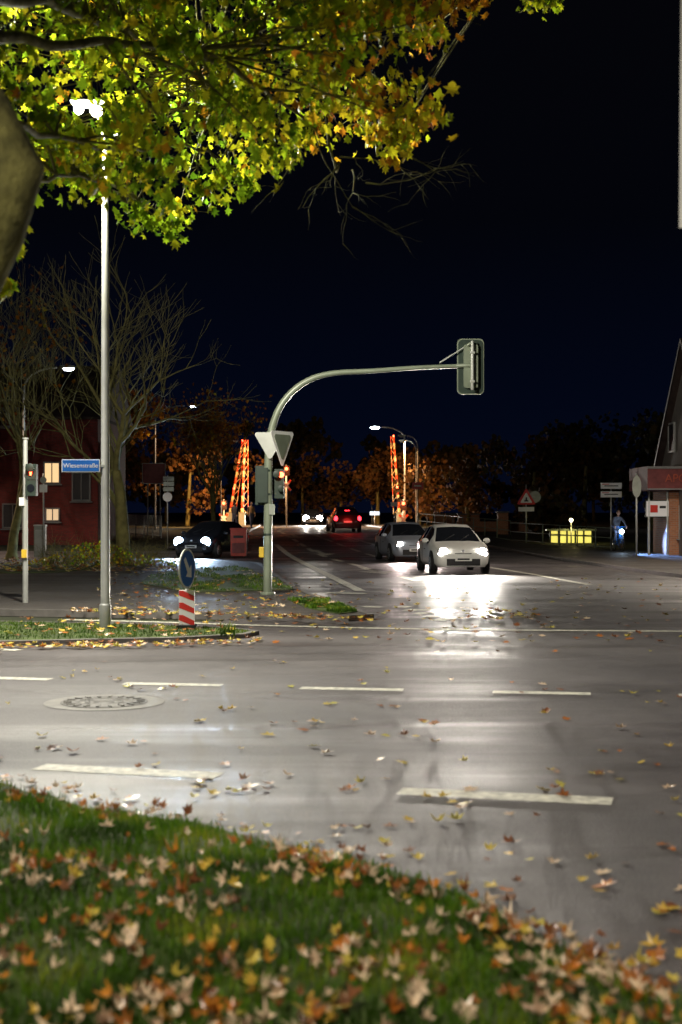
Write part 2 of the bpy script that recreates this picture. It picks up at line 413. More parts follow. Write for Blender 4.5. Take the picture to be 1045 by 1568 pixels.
for D0 in range(36,110,2): stripe((interp(CL,D0),D0),(interp(CL,D0+2),D0+2),.2)
gs(500,908,560,909,.3); gs(555,929,585,930,.25)
def arrow(x,y,dx):
    d=Vector((dx,-1)).normalized(); n=Vector((-d.y,d.x)); c=Vector((x,y))
    stripe(c-d*2.6,c+d*.9,.28)
    t=[c+d*2.6,c+d*.9+n*.6,c+d*.9-n*.6]; b.add([(q.x,q.y,zg(q.x,q.y)+.006) for q in t],[(0,1,2)],M['white'])
    stripe(c-d*.5,c-d*.1-n*1.0,.26,.007)
arrow(1.0,45,.12); arrow(-.9,62,.12); arrow(.5,75,.1); arrow(-2.6,80,.1)
b.build('road_markings')
mx,my=G(160,1076); b=MB()
def ring(b,r0,r1,z,m,n=48,cx=mx,cy=my,hz=0.0):
    vs=[]
    for i in range(n):
        a=2*math.pi*i/n; vs+=[(cx+r0*math.cos(a),cy+r0*math.sin(a),z),(cx+r1*math.cos(a),cy+r1*math.sin(a),z-hz)]
    b.add(vs,[(2*i,2*i+1,(2*i+3)%(2*n),(2*i+2)%(2*n)) for i in range(n)],m)
M['concrete']=mat('manhole_concrete',(0.16,0.15,0.13),0.4,var=.4,scale=6)
ring(b,.42,.58,.005,M['concrete']); ring(b,.0,.29,.006,M['concrete']); ring(b,.29,.42,.012,M['iron'])
for k in range(3): ring(b,.06+k*.09,.10+k*.09,.016,M['iron'])
for k in range(20):
    a=k*math.pi/10; b.box((mx+.355*math.cos(a),my+.355*math.sin(a),.016),(.08,.03,.01),M['concrete'],Matrix.Rotation(a,3,'Z'))
b.build('manhole_cover')
# ---------------------------------------------------------------- near tree
b=MB(); rings=[(-2.95,8.35,-.05,.42),(-2.85,8.33,.35,.32),(-2.72,8.3,1.2,.28),(-2.55,8.25,2.2,.26),(-2.3,8.2,3.0,.25),(-2.06,8.15,3.5,.26),(-1.95,8.15,3.82,.25),(-2.06,8.15,4.08,.2),(-2.22,8.2,4.4,.18),(-2.4,8.3,5.2,.17),(-2.3,8.5,6.6,.14),(-2.1,8.8,8,.09),(-2.0,9,9.5,.03)]
b.tube([r[:3] for r in rings],[r[3] for r in rings],M['bark'],14)
limbs=[]
def limb(pts,r0,r1):
    pts=[Vector(p) for p in pts]; out=[]
    for i in range(len(pts)-1):
        p0=pts[max(0,i-1)];p1=pts[i];p2=pts[i+1];p3=pts[min(len(pts)-1,i+2)]
        for k in range(6):
            t=k/6; out.append(.5*((2*p1)+(p2-p0)*t+(2*p0-5*p1+4*p2-p3)*t*t+(3*p1-p0-3*p2+p3)*t**3))
    out.append(pts[-1]); out=[p+Vector((U(-.04,.04),U(-.04,.04),U(-.04,.04))) for p in out]
    n=len(out); b.tube(out,[r1+(r0-r1)*(1-i/(n-1))**1.8 for i in range(n)],M['bark'],7); limbs.append(out)
T1=(-2.05,8.2,4.0)
limb([(-2.25,8.3,4.7),P(40,60,10),P(260,72,12.5),P(400,70,14),P(520,90,15),P(610,180,15.5)],.055,.012)
limb([T1,P(10,190,10),P(170,225,13),P(300,230,15),P(370,280,15.5)],.04,.01)
limb([(-2.35,8.3,5.2),P(60,-80,10),P(330,-40,13),P(520,-20,15),P(700,-30,16.5),P(840,5,17)],.08,.012)
limb([T1,P(20,285,11),P(120,270,14),P(210,310,16)],.04,.01)
limb([P(300,70,12.5),P(390,130,14),P(470,190,15.5),P(520,260,16)],.04,.01)
limb([P(390,70,14),P(410,20,14.5),P(440,-60,15)],.03,.015)
limb([(-2.3,8.5,6.6),P(200,-250,11),P(420,-220,14),P(600,-150,16)],.09,.015)
limb([(-2.3,8.3,4.9),P(90,10,12),P(220,60,15),P(300,110,17),P(330,160,19)],.05,.01)
limb([(-2.25,8.3,4.5),(-3.6,9.2,6),(-5,10.5,7.2)],.1,.02); limb([(-2.3,8.4,6),(-3.4,7,7.4),(-4.6,5.6,8.2)],.09,.02); limb([(-2.1,8.7,7.5),(-.8,8.2,8.8),(.6,7.6,9.4)],.07,.015)
allp=[p for l in limbs for p in l if p.y>9.3 or p.z>6]
def twig(p,d,L,r,lev,m=None,droop=.0):
    pts=[p];q=p.copy();dd=d.normalized(); n=5
    for i in range(n):
        dd=(dd+Vector((U(-.3,.3),U(-.3,.3),U(-.3,.3)-droop))).normalized(); q=q+dd*L/n; pts.append(q.copy())
    b.tube(pts,[r*(1-.75*i/n) for i in range(n+1)],m or M['bark'],4)
    if lev>0:
        for k in range(3):
            i=random.randint(1,n); d2=(dd+Vector((U(-1,1),U(-1,1),U(-.7,.6)))).normalized(); twig(pts[i],d2,L*.6,r*.55,lev-1,m,droop)
for (u,v,D,du,dv) in [(480,200,15.5,60,80),(520,240,16,80,20),(520,250,16,-40,50),(560,280,16,70,20),(600,210,15.5,50,50),(470,210,15.6,-30,50),(540,260,16,30,40)]:
    p=P(u,v,D); d=P(u+du,v+dv,D+U(-.5,.5))-p; twig(p,d,d.length*1.4,.010,2,M['bark'])
bound=[(-200,330),(30,300),(70,290),(110,305),(160,300),(200,345),(270,362),(300,310),(385,300),(420,265),(500,225),(555,200),(580,240),(640,245),(660,195),(648,120),(655,60),(720,35),(790,5),(860,30),(880,-30)]
clusters=[]
for (u,v,D,r) in [(80,250,14,.25),(110,275,15,.2),(210,330,16,.18),(262,345,16,.15),(235,330,16,.16),(340,275,15,.2),(370,285,15.5,.15),(310,290,15,.16),(600,235,15.5,.14),(590,195,15.5,.2),(625,190,15.5,.15),(650,178,15.5,.12),(610,215,15.3,.16),(560,165,15.3,.18),(620,130,15.5,.18),(640,50,16,.18),(620,20,16,.25),(690,10,16.5,.18),(820,5,17,.16),(845,5,17,.11),(720,5,16.5,.13),(450,220,15.5,.16),(410,240,15,.16),(20,350,12,.12),(15,375,11,.08),(8,440,11,.05)]:
    clusters.append((P(u,v,D),r,int(42*max(r,.1)/.2)))
n=0
while n<275:
    u=U(-120,660); D=U(11.5,19.8); r=U(.15,.36)
    v=U(-260,330); rp=r*F/D
    if v>interp(bound,u)-rp*.9: continue
    if u>380 and v>60 and R()<.35: continue
    if v<-40 and R()<.5: continue
    clusters.append((P(u,v,D),r,int(U(26,46)))); n+=1
for i in range(50): clusters.append((Vector((U(-6.5,1),U(4.5,12),U(7.6,10.5))),U(.4,.6),26))
for c,r,k in clusters:
    near=min(allp,key=lambda p:(p-c).length); mid=(near+c)/2+Vector((U(-.1,.1),U(-.1,.1),U(0,.2)))
    if (near-c).length<4: b.tube([near,mid,c],[.014,.01,.005],M['bark'],4,cap=False)
    for q in range(3):
        e=c+Vector((random.gauss(0,r),random.gauss(0,r),random.gauss(0,r)*.7)); b.tube([c,e],[.006,.003],M['bark'],3,cap=False)
    warm=U(-.2,.2)
    uu=522.5+c.x*F/c.y if c.y>1 else 0
    warm+=.24*sm(330,620,uu)
    for q in range(k):
        o=Vector((random.gauss(0,.55),random.gauss(0,.55),random.gauss(0,.5)))*r*1.25; p=c+o
        if p.y>1:
            du=522.5+p.x*F/p.y-138; dv=784-(p.z-H)*F/p.y-172
            if (du/1.4)**2+dv*dv<17**2 or (p-Vector((-3.63,21.9,8))).length<1.2: continue
        rot=Matrix.Rotation(U(0,6.283),3,'Z')@Matrix.Rotation(math.radians(U(35,140)),3,'X')@Matrix.Rotation(U(-.5,.5),3,'Y')
        leaf(b,p,U(.08,.155),rot,M['crown'],max(0,min(1,.33+warm+random.gauss(0,.16))),.5)
b.build('plane_tree',tone=True)
# ---------------------------------------------------------------- other trees
def grow(b,p,d,L,r,lev,maxl,spread,m,tips,up=.15):
    n=4;pts=[p];q=p.copy();dd=d.normalized()
    for i in range(n):
        dd=(dd+Vector((U(-.16,.16),U(-.16,.16),U(-.08,.14)+up*.3))).normalized(); q=q+dd*L/n; pts.append(q.copy())
    re=r*.6
    b.tube(pts,[r+(re-r)*i/n for i in range(n+1)],m,7 if lev==0 else (5 if lev<3 else 3),cap=False)
    if lev>=maxl: tips.append(q); return
    for k in range(4 if lev<3 else 3):
        i=n if k<2 else random.randint(2,n)
        a=U(0,6.283); o=dd.orthogonal().normalized(); o=Matrix.Rotation(a,3,dd)@o
        d2=(dd+o*U(.5,1.1)*spread+Vector((0,0,up))).normalized()
        grow(b,pts[i],d2,L*U(.66,.9),max(.009,re*U(.7,.95)),lev+1,maxl,spread,m,tips,up)
def tree(name,x,y,h,r,maxl=5,spread=.75,leafy=0,ls=.3,m=None,lm=None,tone=.9,z=None,up=.15):
    b=MB();tips=[]; base=Vector((x,y,(zg(x,y) if z is None else z)-.05))
    L=h*.25; b.tube([base,base+Vector((0,0,.35))],[r*1.5,r*1.05],m or M['barkd'],9,cap=False)
    grow(b,base+Vector((0,0,.3)),Vector((U(-.08,.08),0,1)),L,r,0,maxl,spread,m or M['barkd'],tips,up)
    for i in range(leafy):
        t=random.choice(tips)+Vector((random.gauss(0,.35),random.gauss(0,.35),random.gauss(0,.3)))
        leaf(b,t,U(.6,1.2)*ls,rrot(1.2),lm or M['crown'],max(0,min(1,tone+random.gauss(0,.12))),.4)
    return b.build(name,tone=True)
random.seed(21)
tree('bare_tree',-7.3,47.5,12.0,.26,5,.95,up=.1)
random.seed(5)
tree('bare_tree',-12.5,54,12,.2,5,.8,400,.2)
tree('autumn_tree',-6.8,77,8.2,.17,5,.75,1900,.2,tone=.92)
tree('autumn_tree',-19,62,10,.22,4,.8,1500,.3,tone=.98)
tree('autumn_tree',-14,92,11,.22,4,.8,1300,.4,tone=.9)
b=MB()
for i in range(220):
    x=U(-9.8,-5.8);y=U(45.5,48); twig(Vector((x,y,.1)),Vector((U(-.5,.5),U(-.4,.4),.8)),U(.4,.9),.010,1,M['barkd'])
for i in range(1000):
    x=random.gauss(-7.9,1.0);y=U(45.3,48); hh=.75*math.exp(-((x+8)/1.6)**2)
    leaf(b,Vector((x,y,.12+U(0,1)*hh)),U(.05,.12),rrot(1),M['crown'],max(0,min(1,random.gauss(.55,.35))),.4)
b.build('shrub',tone=True)
random.seed(11)
b=MB()
M['farleaf']=leafmat('distant_foliage',[(0,(0.016,0.02,0.008)),(0.5,(0.04,0.033,0.011)),(1,(0.13,0.058,0.014))],0.2,.8)
def mass(x,y,h,wd,n,tone,ls=.5):
    b.tube([(x,y,0),(x+U(-.3,.3),y,h*.6)],[.25,.1],M['barkd'],6,cap=False)
    cs=[(Vector((x+random.gauss(0,wd*.3),y+random.gauss(0,wd*.25),h*U(.3,.92))),U(.7,1.6)) for _ in range(14)]
    for i in range(n):
        c,r=random.choice(cs); o=Vector((random.gauss(0,1),random.gauss(0,1),random.gauss(0,.8))).normalized()*r*U(.6,1.05)
        p=c+o; s=U(.5,1.2)*ls
        rt=rrot(1.2); vs=[p+rt@Vector(q)*s for q in ((-.5,-.3,0),(.1,-.5,.05),(.5,.1,0),(.1,.5,-.05),(-.4,.3,.05))]
        b.add(vs,[(0,1,2,3,4)],M['farleaf'],False,max(0,min(1,tone+random.gauss(0,.2))))
for i in range(26):
    mass(-75+i*6+U(-2,2),U(150,185),U(9,13),8,650,U(.1,.6),.8)
for x,y,h,wd,t in [(10,112,7,5,.9),(14,105,8,6,.6),(17,100,8.5,6,.4),(21,96,9.5,6,.3),(24,90,11,7,.2),(20,84,7.5,5,.3),(3.5,135,8,5,1.0),(7,128,8,6,.95),(-13,120,9,6,.9),(-18,112,10,6,.8),(12,82,2.2,3,.6),(27,80,12,8,.2),(31,74,13,8,.2),(0,145,8,6,.8),(-4,150,8,6,.7)]:
    mass(x,y,h,wd,1300,t,.36)
b.build('distant_trees',tone=True)
# ---------------------------------------------------------------- street lamps
def polelamp(name,x,y,h,arm,r=.06,z0=0,e=0,col=(1,.9,.75),lens=None,cone=150,m=None,hs=1,aim=(0,0,-1)):
    b=MB(); m=m or M['galv']; d=Vector((arm[0],arm[1],0)); 
    pts=[Vector((0,0,0)),Vector((0,0,.9)),Vector((0,0,.92)),Vector((0,0,h-.9))]; rr=[r*1.35,r*1.3,r,r*.8]
    for k in range(1,7):
        t=k/6; pts.append(Vector((0,0,h-.9))+d*(1-math.cos(t*math.pi/2))*.9+Vector((0,0,.9*math.sin(t*math.pi/2)))); rr.append(r*.7)
    tip=pts[-1]; e2=tip+d*.1
    b.tube(pts,rr,m,10); dn=d.normalized(); rot=Matrix.Rotation(math.atan2(d.y,d.x),3,'Z')
    b.box(e2+dn*.3+Vector((0,0,.02)),(.6,.24,.1),M['signback'],rot); b.ell(e2+dn*.34+Vector((0,0,-.06)),(.2*hs,.1*hs,.06*hs),lens or M['lampfar'],rot=rot)
    o=b.build(name,(x,y,z0),bevel=.015)
    if e>0: light('lamp_light','SPOT',e2+dn*.34+Vector((0,0,-.16)),col,e,o,.15,aim=aim,cone=cone,blend=.5)
    return o
LX,LY=-3.63,21.9
b=MB(); b.tube([(0,0,.05),(0,0,.42),(0,0,.44),(0,0,4),(0,0,7.75)],[.09,.09,.072,.062,.045],M['galv'],14)
b.tube([(0,0,7.6),(0,0,7.78)],.06,M['galv'],12)
b.tube([(-.45,-.05,8.10),(-.2,-.03,8.08),(0,0,7.8)],[.03,.03,.035],M['galv'],8)
b.tube([(0,0,7.6),(.15,0,7.66),(.3,0,7.67)],.02,M['galv'],6)
b.ell((.32,0,7.67),(.08,.05,.03),M['signwhite'])
b.box((-.26,-.03,8.15),(.52,.22,.04),M['signback'])
b.ell((-.40,-.05,8.04),(.075,.075,.075),M['lampglass']); b.ell((-.13,-.05,8.01),(.095,.095,.085),M['lampglass'])
lamp=b.build('added_lamp',(LX,LY,0),bevel=.015)
light('lamp_light','POINT',(-.26,-.1,7.76),(1,.95,.8),6000,lamp,.12)
polelamp('added_lamp',-7.6,20.7,8.2,(.6,-3.2),e=3400,col=(1,.94,.88),cone=140,z0=.06)
polelamp('added_lamp',9.5,8.5,8.6,(-1.2,1.6),e=1300,col=(1,.88,.82),cone=140)  # unseen lamp added to brighten the right side of the near road
polelamp('added_lamp',-3.6,-3.0,8.2,(.3,1.0),e=5600,col=(1,.9,.74),cone=165)  # added behind the camera, out of view, to light verge and trunk
polelamp('added_lamp',15.2,46,8.2,(-2.6,0),z0=.1,e=4200,col=(1,.86,.7),cone=150)  # out-of-view lamp added to light the cars, shop and pavement
polelamp('added_lamp',-19.5,58,7.9,(1.5,1.0),z0=.1,e=3000,col=(1,.72,.5),cone=150)  # extra lamp outside the view, put in to brighten the brick house
pm=P(37,784,60); polelamp('added_lamp',pm.x,60,7.9,(1.55,0),z0=zg(0,60),e=600,col=(.85,.92,1),cone=130,hs=1.3)
p=P(620,784,112); polelamp('added_lamp',p.x,112,7.9,(-2.0,0),z0=.65,e=3000,col=(1,.72,.42),r=.07,cone=140,hs=1.9)
p=P(640,784,108); polelamp('added_lamp',p.x,108,7.0,(-.9,0),z0=.65,e=1500,col=(1,.5,.2),r=.06,lens=M['mast'],cone=110)
p=P(238,784,95); polelamp('added_lamp',p.x+0,95,8.3,(2.2,0),z0=.65,e=2600,col=(1,.62,.38),cone=140)
p=P(570,784,150); polelamp('added_lamp',p.x,150,4.6,(-.5,0),z0=.3,hs=1.5)
b=MB()
b.box((-.36,-.09,2.56),(.56,.025,.17),M['signblue']); b.box((-.36,-.087,2.56),(.585,.018,.195),M['signwhite']); b.box((-.05,-.03,2.56),(.08,.1,.04),M['galv'])
ns=b.build('street_name_sign',(LX,LY,0))
def text(s,size,loc,m,parent,rot=(math.pi/2,0,0),ex=.002):
    c=bpy.data.curves.new('lettering','FONT'); c.body=s; c.size=size; c.align_x='CENTER'; c.align_y='CENTER'; c.extrude=ex
    o=bpy.data.objects.new('lettering',c); scene.collection.objects.link(o); o.location=loc; o.rotation_euler=rot; o.parent=parent; c.materials.append(m)
text('Wiesenstraße',.095,(-.36,-.107,2.56),M['signwhite'],ns,ex=.001)
b=MB(); 
b.tube([(0,0,.05),(0,0,1.28)],.03,M['galv'],8)
a=math.radians(70); ax=(math.cos(a),math.sin(a),0)
b.prism(circ(.31,28,.9,1.0),(0,-.05,.98),ax,(0,0,1),.02,M['signwhite'],M['signback'])
nrm=Vector(ax).cross(Vector((0,0,1)))
b.prism(circ(.275,28,.9,1.0),Vector((0,-.05,.98))+nrm*.012,ax,(0,0,1),.004,M['signblue'])
b.prism([(-.14,.14),(-.08,.18),(.06,.0),(.12,.06),(.13,-.14),(-.07,-.12),(-.01,-.06)],Vector((0,-.05,.98))+nrm*.016,ax,(0,0,1),.003,M['signwhite'])
b.box((0,-.05,.37),(.24,.05,.56),M['signwhite'])
for z0,z1 in ((.10,.27),(.29,.46),(.48,.645)):
    b.prism([(-.118,z0+.09),(-.118,z0+.17 if z0<.45 else .645),(-.06,min(.645,z0+.17)),(.118,z0+.08),(.118,z0)],(0,-.078,0),(1,0,0),(0,0,1),.004,M['signred'])
b.box((0,0,.09),(.3,.3,.06),M['black'])
p=G(287,968); b.build('traffic_bollard_sign',(p[0],p[1],0),bevel=.004)
# ---------------------------------------------------------------- cantilever traffic signal
b=MB(); D=30.07
def W(u,v,dy=0): q=P(u,v,D); q.y+=dy; return q
ctrl=[W(411,720),W(412,690),W(417,655),W(430,622),W(452,596),W(480,579),W(515,571),W(570,568),W(640,563),W(715,560)]
pts=[Vector((-1.55,D,.1)),Vector((-1.55,D,.5))]
for i in range(len(ctrl)-1):
    p0=ctrl[max(0,i-1)];p1=ctrl[i];p2=ctrl[i+1];p3=ctrl[min(len(ctrl)-1,i+2)]
    for k in range(4):
        t=k/4; pts.append(.5*((2*p1)+(p2-p0)*t+(2*p0-5*p1+4*p2-p3)*t*t+(3*p1-p0-3*p2+p3)*t**3))
pts.append(ctrl[-1]); n=len(pts)
b.tube(pts,[.092-.05*i/(n-1) for i in range(n)],M['mast'],14)
b.tube([Vector((-1.55,D,.1)),Vector((-1.55,D,.16))],.16,M['mast'],12)
b.tube([W(673,556,-.03),W(724,524,-.05)],.018,M['galv'],6)
b.tube([W(723,523,-.12),W(723,598,-.12)],.038,M['galv'],10)
b.tube([W(700,560),W(723,560,-.1)],.045,M['mast'],8)
b.tube([W(715,530,-.1),W(724,524,-.12)],.03,M['mast'],8)
def rrect(w2,h2,r,n=5):
    o=[]
    for cx,cy,a0 in ((w2-r,h2-r,0),(-w2+r,h2-r,90),(-w2+r,-h2+r,180),(w2-r,-h2+r,270)):
        for k in range(n+1):
            a=math.radians(a0+90*k/n); o.append((cx+r*math.cos(a),cy+r*math.sin(a)))
    return o
c=W(721,561,.05); b.prism(rrect(.285,.59,.1),c,(1,0,0),(0,0,1),.03,M['mast'],M['dark'])
b.prism(rrect(.26,.565,.09),c-Vector((0,.02,0)),(1,0,0),(0,0,1),.02,M['dark'])
b.prism(rrect(.15,.46,.05),c-Vector((.0,.07,0)),(1,0,0),(0,0,1),.1,M['mast'])
for k in (-1,0,1):
    q=c+Vector((0,.12,k*.31)); b.tube([q,q+Vector((0,.2,0))],[.11,.1],M['dark'],14)
b.box(W(723,541,-.14),(.1,.05,.05),M['galv']); b.box(W(723,585,-.14),(.1,.05,.05),M['galv'])
q=W(404,743,.02); b.box(q-Vector((.02,0,0)),(.24,.28,.74),M['dark']); b.box(q+Vector((-.02,.16,0)),(.34,.02,.84),M['dark'])
q=W(428,741,.0); b.box(q+Vector((.0,0,0)),(.2,.26,.62),M['dark']); b.tube([q+Vector((-.05,-.1,.2)),q+Vector((-.05,-.24,.2))],.08,M['dark'],12)
b.prism(circ(.06,16),q+Vector((.045,-.135,.19)),(1,0,0),(0,0,1),.01,M['redled'])
b.tube([q+Vector((.04,-.13,-.1)),q+Vector((.04,-.22,-.1))],.07,M['dark'],12)
for zz in (1.35,2.2,2.7): b.tube([(-1.55,D,zz),(-1.55,D,zz+.05)],.098,M['dark'],10)
b.box((-1.68,D-.02,1.0),(.1,.1,.22),M['yellow']); b.box((-1.46,D-.05,1.9),(.12,.1,.22),M['signback'])
ts=b.build('traffic_signal_mast',bevel=.008)
light('red_light','POINT',q+Vector((.1,-.3,.2)),(1,.1,.03),1,ts,.05)
def roundtri(s,down=True,r=.05):
    o=[];hgt=s*.866
    cs=[(-s/2+r*1.7,hgt/3-r),(s/2-r*1.7,hgt/3-r),(0,-hgt*2/3+2*r)]
    st=[(90,210),(-30,90),(210,330)]
    for (cx,cy),(a0,a1) in zip(cs,st):
        for k in range(5):
            a=math.radians(a0+(a1-a0)*k/4); o.append((cx+r*math.cos(a),cy+r*math.sin(a)))
    o.sort(key=lambda p:math.atan2(p[1],p[0]))
    return [(x,(y if down else -y)) for x,y in o]
b=MB(); b.prism(roundtri(.7),W(414,677,-.12),(1,0,0),(0,0,1),.012,M['galv'],M['signback'])
a=math.radians(58); ax=Vector((math.cos(a),math.sin(a),0)); b.prism(roundtri(.9),W(433,680,-.2),ax,(0,0,1),.012,M['signwhite'],M['signwhite']); b.prism(roundtri(.66),W(433,680,-.2)+ax.cross(Vector((0,0,1)))*.01,ax,(0,0,1),.006,M['mast'],M['mast'])
b.box(W(413,672,-.09),(.3,.04,.04),M['galv']); b.box(W(413,690,-.09),(.2,.04,.04),M['galv'])
b.build('yield_sign')
b=MB(); x,y=G(39,931); b.tube([(0,0,.1),(0,0,3.25)],[.055,.045],M['galv'],10); b.tube([(0,0,3.25),(0,0,3.28)],.06,M['galv'],10)
b.box((.13,-.02,2.62),(.2,.18,.3),M['dark']); b.box((.13,-.02,2.31),(.2,.18,.3),M['dark'])
b.box((.02,-.02,2.75),(.1,.06,.04),M['galv']); b.box((.02,-.02,2.2),(.1,.06,.04),M['galv'])
b.prism(circ(.07,16),(.13,-.117,2.62),(1,0,0),(0,0,1),.01,M['black'])
b.ell((.13,-.13,2.68),(.016,.01,.018),M['redled']); b.prism([(-.03,.04),(.03,.04),(.015,-.07),(-.015,-.07)],(.13,-.13,2.62),(1,0,0),(0,0,1),.008,M['redled'])
b.prism(circ(.075,16),(.13,-.117,2.31),(1,0,0),(0,0,1),.01,M['glass'])
b.tube([(.13,-.11,2.70),(.13,-.2,2.70)],.085,M['dark'],8)
b.box((-.05,-.06,2.05),(.1,.06,.16),M['signwhite']); b.box((-.0,-.07,1.05),(.1,.08,.16),M['yellow'])
ps=b.build('pedestrian_signal',(x,y,0),bevel=.006); light('red_light','POINT',(.13,-.4,2.62),(1,.1,.03),.8,ps,.05)
# ---------------------------------------------------------------- generic signs
def post(b,h,r=.03): b.tube([(0,0,0),(0,0,h)],r,M['galv'],8)
def at(u,D): return ((u-522.5)*D/F,D)
def zat(v,D,y0=0): return H-(v-784)*D/F-y0
b=MB(); x,y=at(806,72); z0=zg(x,y); post(b,zat(742,72,z0)); zc=zat(764,72,z0)
b.prism(roundtri(.98,False),(0,-.05,zc),(1,0,0),(0,0,1),.012,M['signred'],M['signred']); b.prism(roundtri(.62,False,.03),(0,-.062,zc-.02),(1,0,0),(0,0,1),.006,M['signwhite'])
b.prism([(-.10,-.13),(.10,-.13),(.10,-.06),(.04,-.06),(.04,.06),(.0,.1),(-.04,.06),(-.04,-.06),(-.10,-.06)],(0,-.07,zc),(1,0,0),(0,0,1),.004,M['black'])
b.box((0,-.06,zc-.52),(.8,.012,.22),M['signwhite']); b.prism(circ(.3,24),(.45,.05,zc+.1),(1,0,0),(0,0,1),.012,M['signback'],M['signback']); b.box((.2,.02,zc+.1),(.5,.03,.03),M['galv'])
b.build('warning_sign',(x,y,z0))
b=MB(); x,y=at(936,62); z0=zg(x,y)+.1; post(b,zat(740,62,z0),.035)
for v in (744,757): b.box((0,-.05,zat(v,62,z0)),(.92,.02,.26),M['signwhite']); b.box((.0,-.062,zat(v,62,z0)),(.6,.004,.04),M['black']); b.box((-.25,-.062,zat(v,62,z0)+.07),(.3,.004,.03),M['signred'])
b.build('direction_sign',(x,y,z0))
b=MB(); x,y=at(640,100); z0=.65; post(b,zat(735,100,z0)); b.box((0,-.05,zat(744,100,z0)),(.8,.02,.5),M['signred']); b.box((0,-.065,zat(744,100,z0)),(.5,.004,.08),M['signwhite']); b.build('direction_sign',(x,y,z0))
b=MB(); x,y=at(604,100); post(b,zat(768,100,z0)); b.box((0,-.05,zat(772,100,z0)),(.5,.02,.3),M['signwhite']); b.build('direction_sign',(x,y,z0))
b=MB(); x,y=at(574,118); post(b,zat(782,118,z0)); b.box((0,-.05,zat(786,118,z0)),(.8,.02,.3),emis('lit_sign_blue',(.5,.75,1),1.2)); b.build('lit_guide_sign',(x,y,z0))
b=MB(); x,y=at(236,80); z0=zg(x,y); b.tube([(-.35,0,0),(-.35,0,3)],.04,M['galv']); b.tube([(.35,0,0),(.35,0,3)],.04,M['galv']); M['brown']=mat('sign_brown',(.16,.03,.03),.6); b.box((0,-.06,zat(725,80,z0)),(1.25,.03,1.1),M['brown']); b.box((0,-.05,zat(725,80,z0)),(1.32,.02,1.17),M['signback']); b.build('information_board',(x,y,z0))
b=MB(); x,y=at(257,66); z0=zg(x,y)+.0; post(b,zat(728,66,z0)); 
for k,v in enumerate((733,741,749)): b.box((.05,-.05,zat(v,66,z0)),(.5,.02,.2),M['signback'])
b.prism(circ(.22,20),(0,-.05,zat(761,66,z0)),(1,0,0),(0,0,1),.012,M['signwhite'],M['signback']); b.build('traffic_sign',(x,y,z0))
b=MB(); x,y=at(67,56); z0=.0; post(b,zat(725,56,z0)); b.prism(circ(.13,20,1,1.0),(0,-.05,zat(735,56,z0)),(1,0,0),(0,0,1),.012,M['signback']); b.box((0,-.05,zat(748,56,z0)),(.3,.02,.3),M['signwhite']); b.build('traffic_sign',(x,y,z0))
b=MB(); x,y=at(975,56); z0=.1; post(b,zat(725,56,z0),.04); b.prism(circ(.36,24,.5,1.2),(0,-.05,zat(745,56,z0)),(1,0,0),(0,0,1),.02,M['signback']); b.build('traffic_sign',(x,y,z0))
b=MB(); x,y=at(62,58); b.box((0,0,.65),(.45,.35,1.25),M['signback']); b.box((0,0,1.3),(.5,.4,.06),M['galv']); b.box((0,-.18,.7),(.36,.02,.85),M['galv']); b.build('utility_cabinet',(x,y,.0),bevel=.01)
M['redbox']=mat('red_container',(.4,.035,.02),.5,var=.2)
b=MB(); x,y=at(366,57); b.box((0,0,.6),(.62,.5,1.05),M['redbox']); b.box((0,0,1.16),(.68,.56,.07),M['redbox']); b.box((0,-.26,.85),(.4,.02,.1),M['black']); b.box((0,-.26,.4),(.5,.02,.4),M['brown'])
for s in (-.25,.25): b.box((s,0,.05),(.06,.4,.12),M['black'])
b.build('grit_container',(x,y,zg(x,y)),bevel=.01)
def railing(name,p0,p1,h,n,m,bars=True):
    b=MB(); p0=Vector(p0);p1=Vector(p1)
    for i in range(n+1):
        p=p0.lerp(p1,i/n); b.tube([p,p+Vector((0,0,h))],.03,m,6)
    for hh in (h,h*.55,h*.12): b.tube([p0+Vector((0,0,hh)),p1+Vector((0,0,hh))],.022,m,6)
    if bars:
        k=n*8
        for i in range(k): p=p0.lerp(p1,i/k); b.tube([p+Vector((0,0,h*.12)),p+Vector((0,0,h))],.01,m,4,cap=False)
    return b.build(name)
railing('railing',(8.7,73,.3),(12.6,65.5,.1),1.0,6,M['mast'],False); railing('railing',(5.5,100,.63),(8.7,73,.3),1.1,9,M['mast'],False)
railing('railing',(-12,80,.5),(-9.6,76,.45),1.2,4,M['signwhite']); railing('railing',(-17,75,.4),(-12.5,72,.4),1.1,5,M['galv'])
b=MB()
x,y=at(770,84); b.box((x,y,.6+.55),(.6,.6,1.3),M['bricko']); b.box((x,y,.6+1.24),(.72,.72,.1),M['kerb'])
for u,D in ((690,96),(708,96),(728,94),(672,98)):
    x,y=at(u,D); b.box((x,y,.65+.4),(.55,.55,1.2),M['bricko']); b.box((x,y,.65+1.05),(.65,.65,.1),M['kerb'])
b.box((9.6,90.3,.9),(4.5,.25,.7),M['bricko'])
b.build('brick_wall')
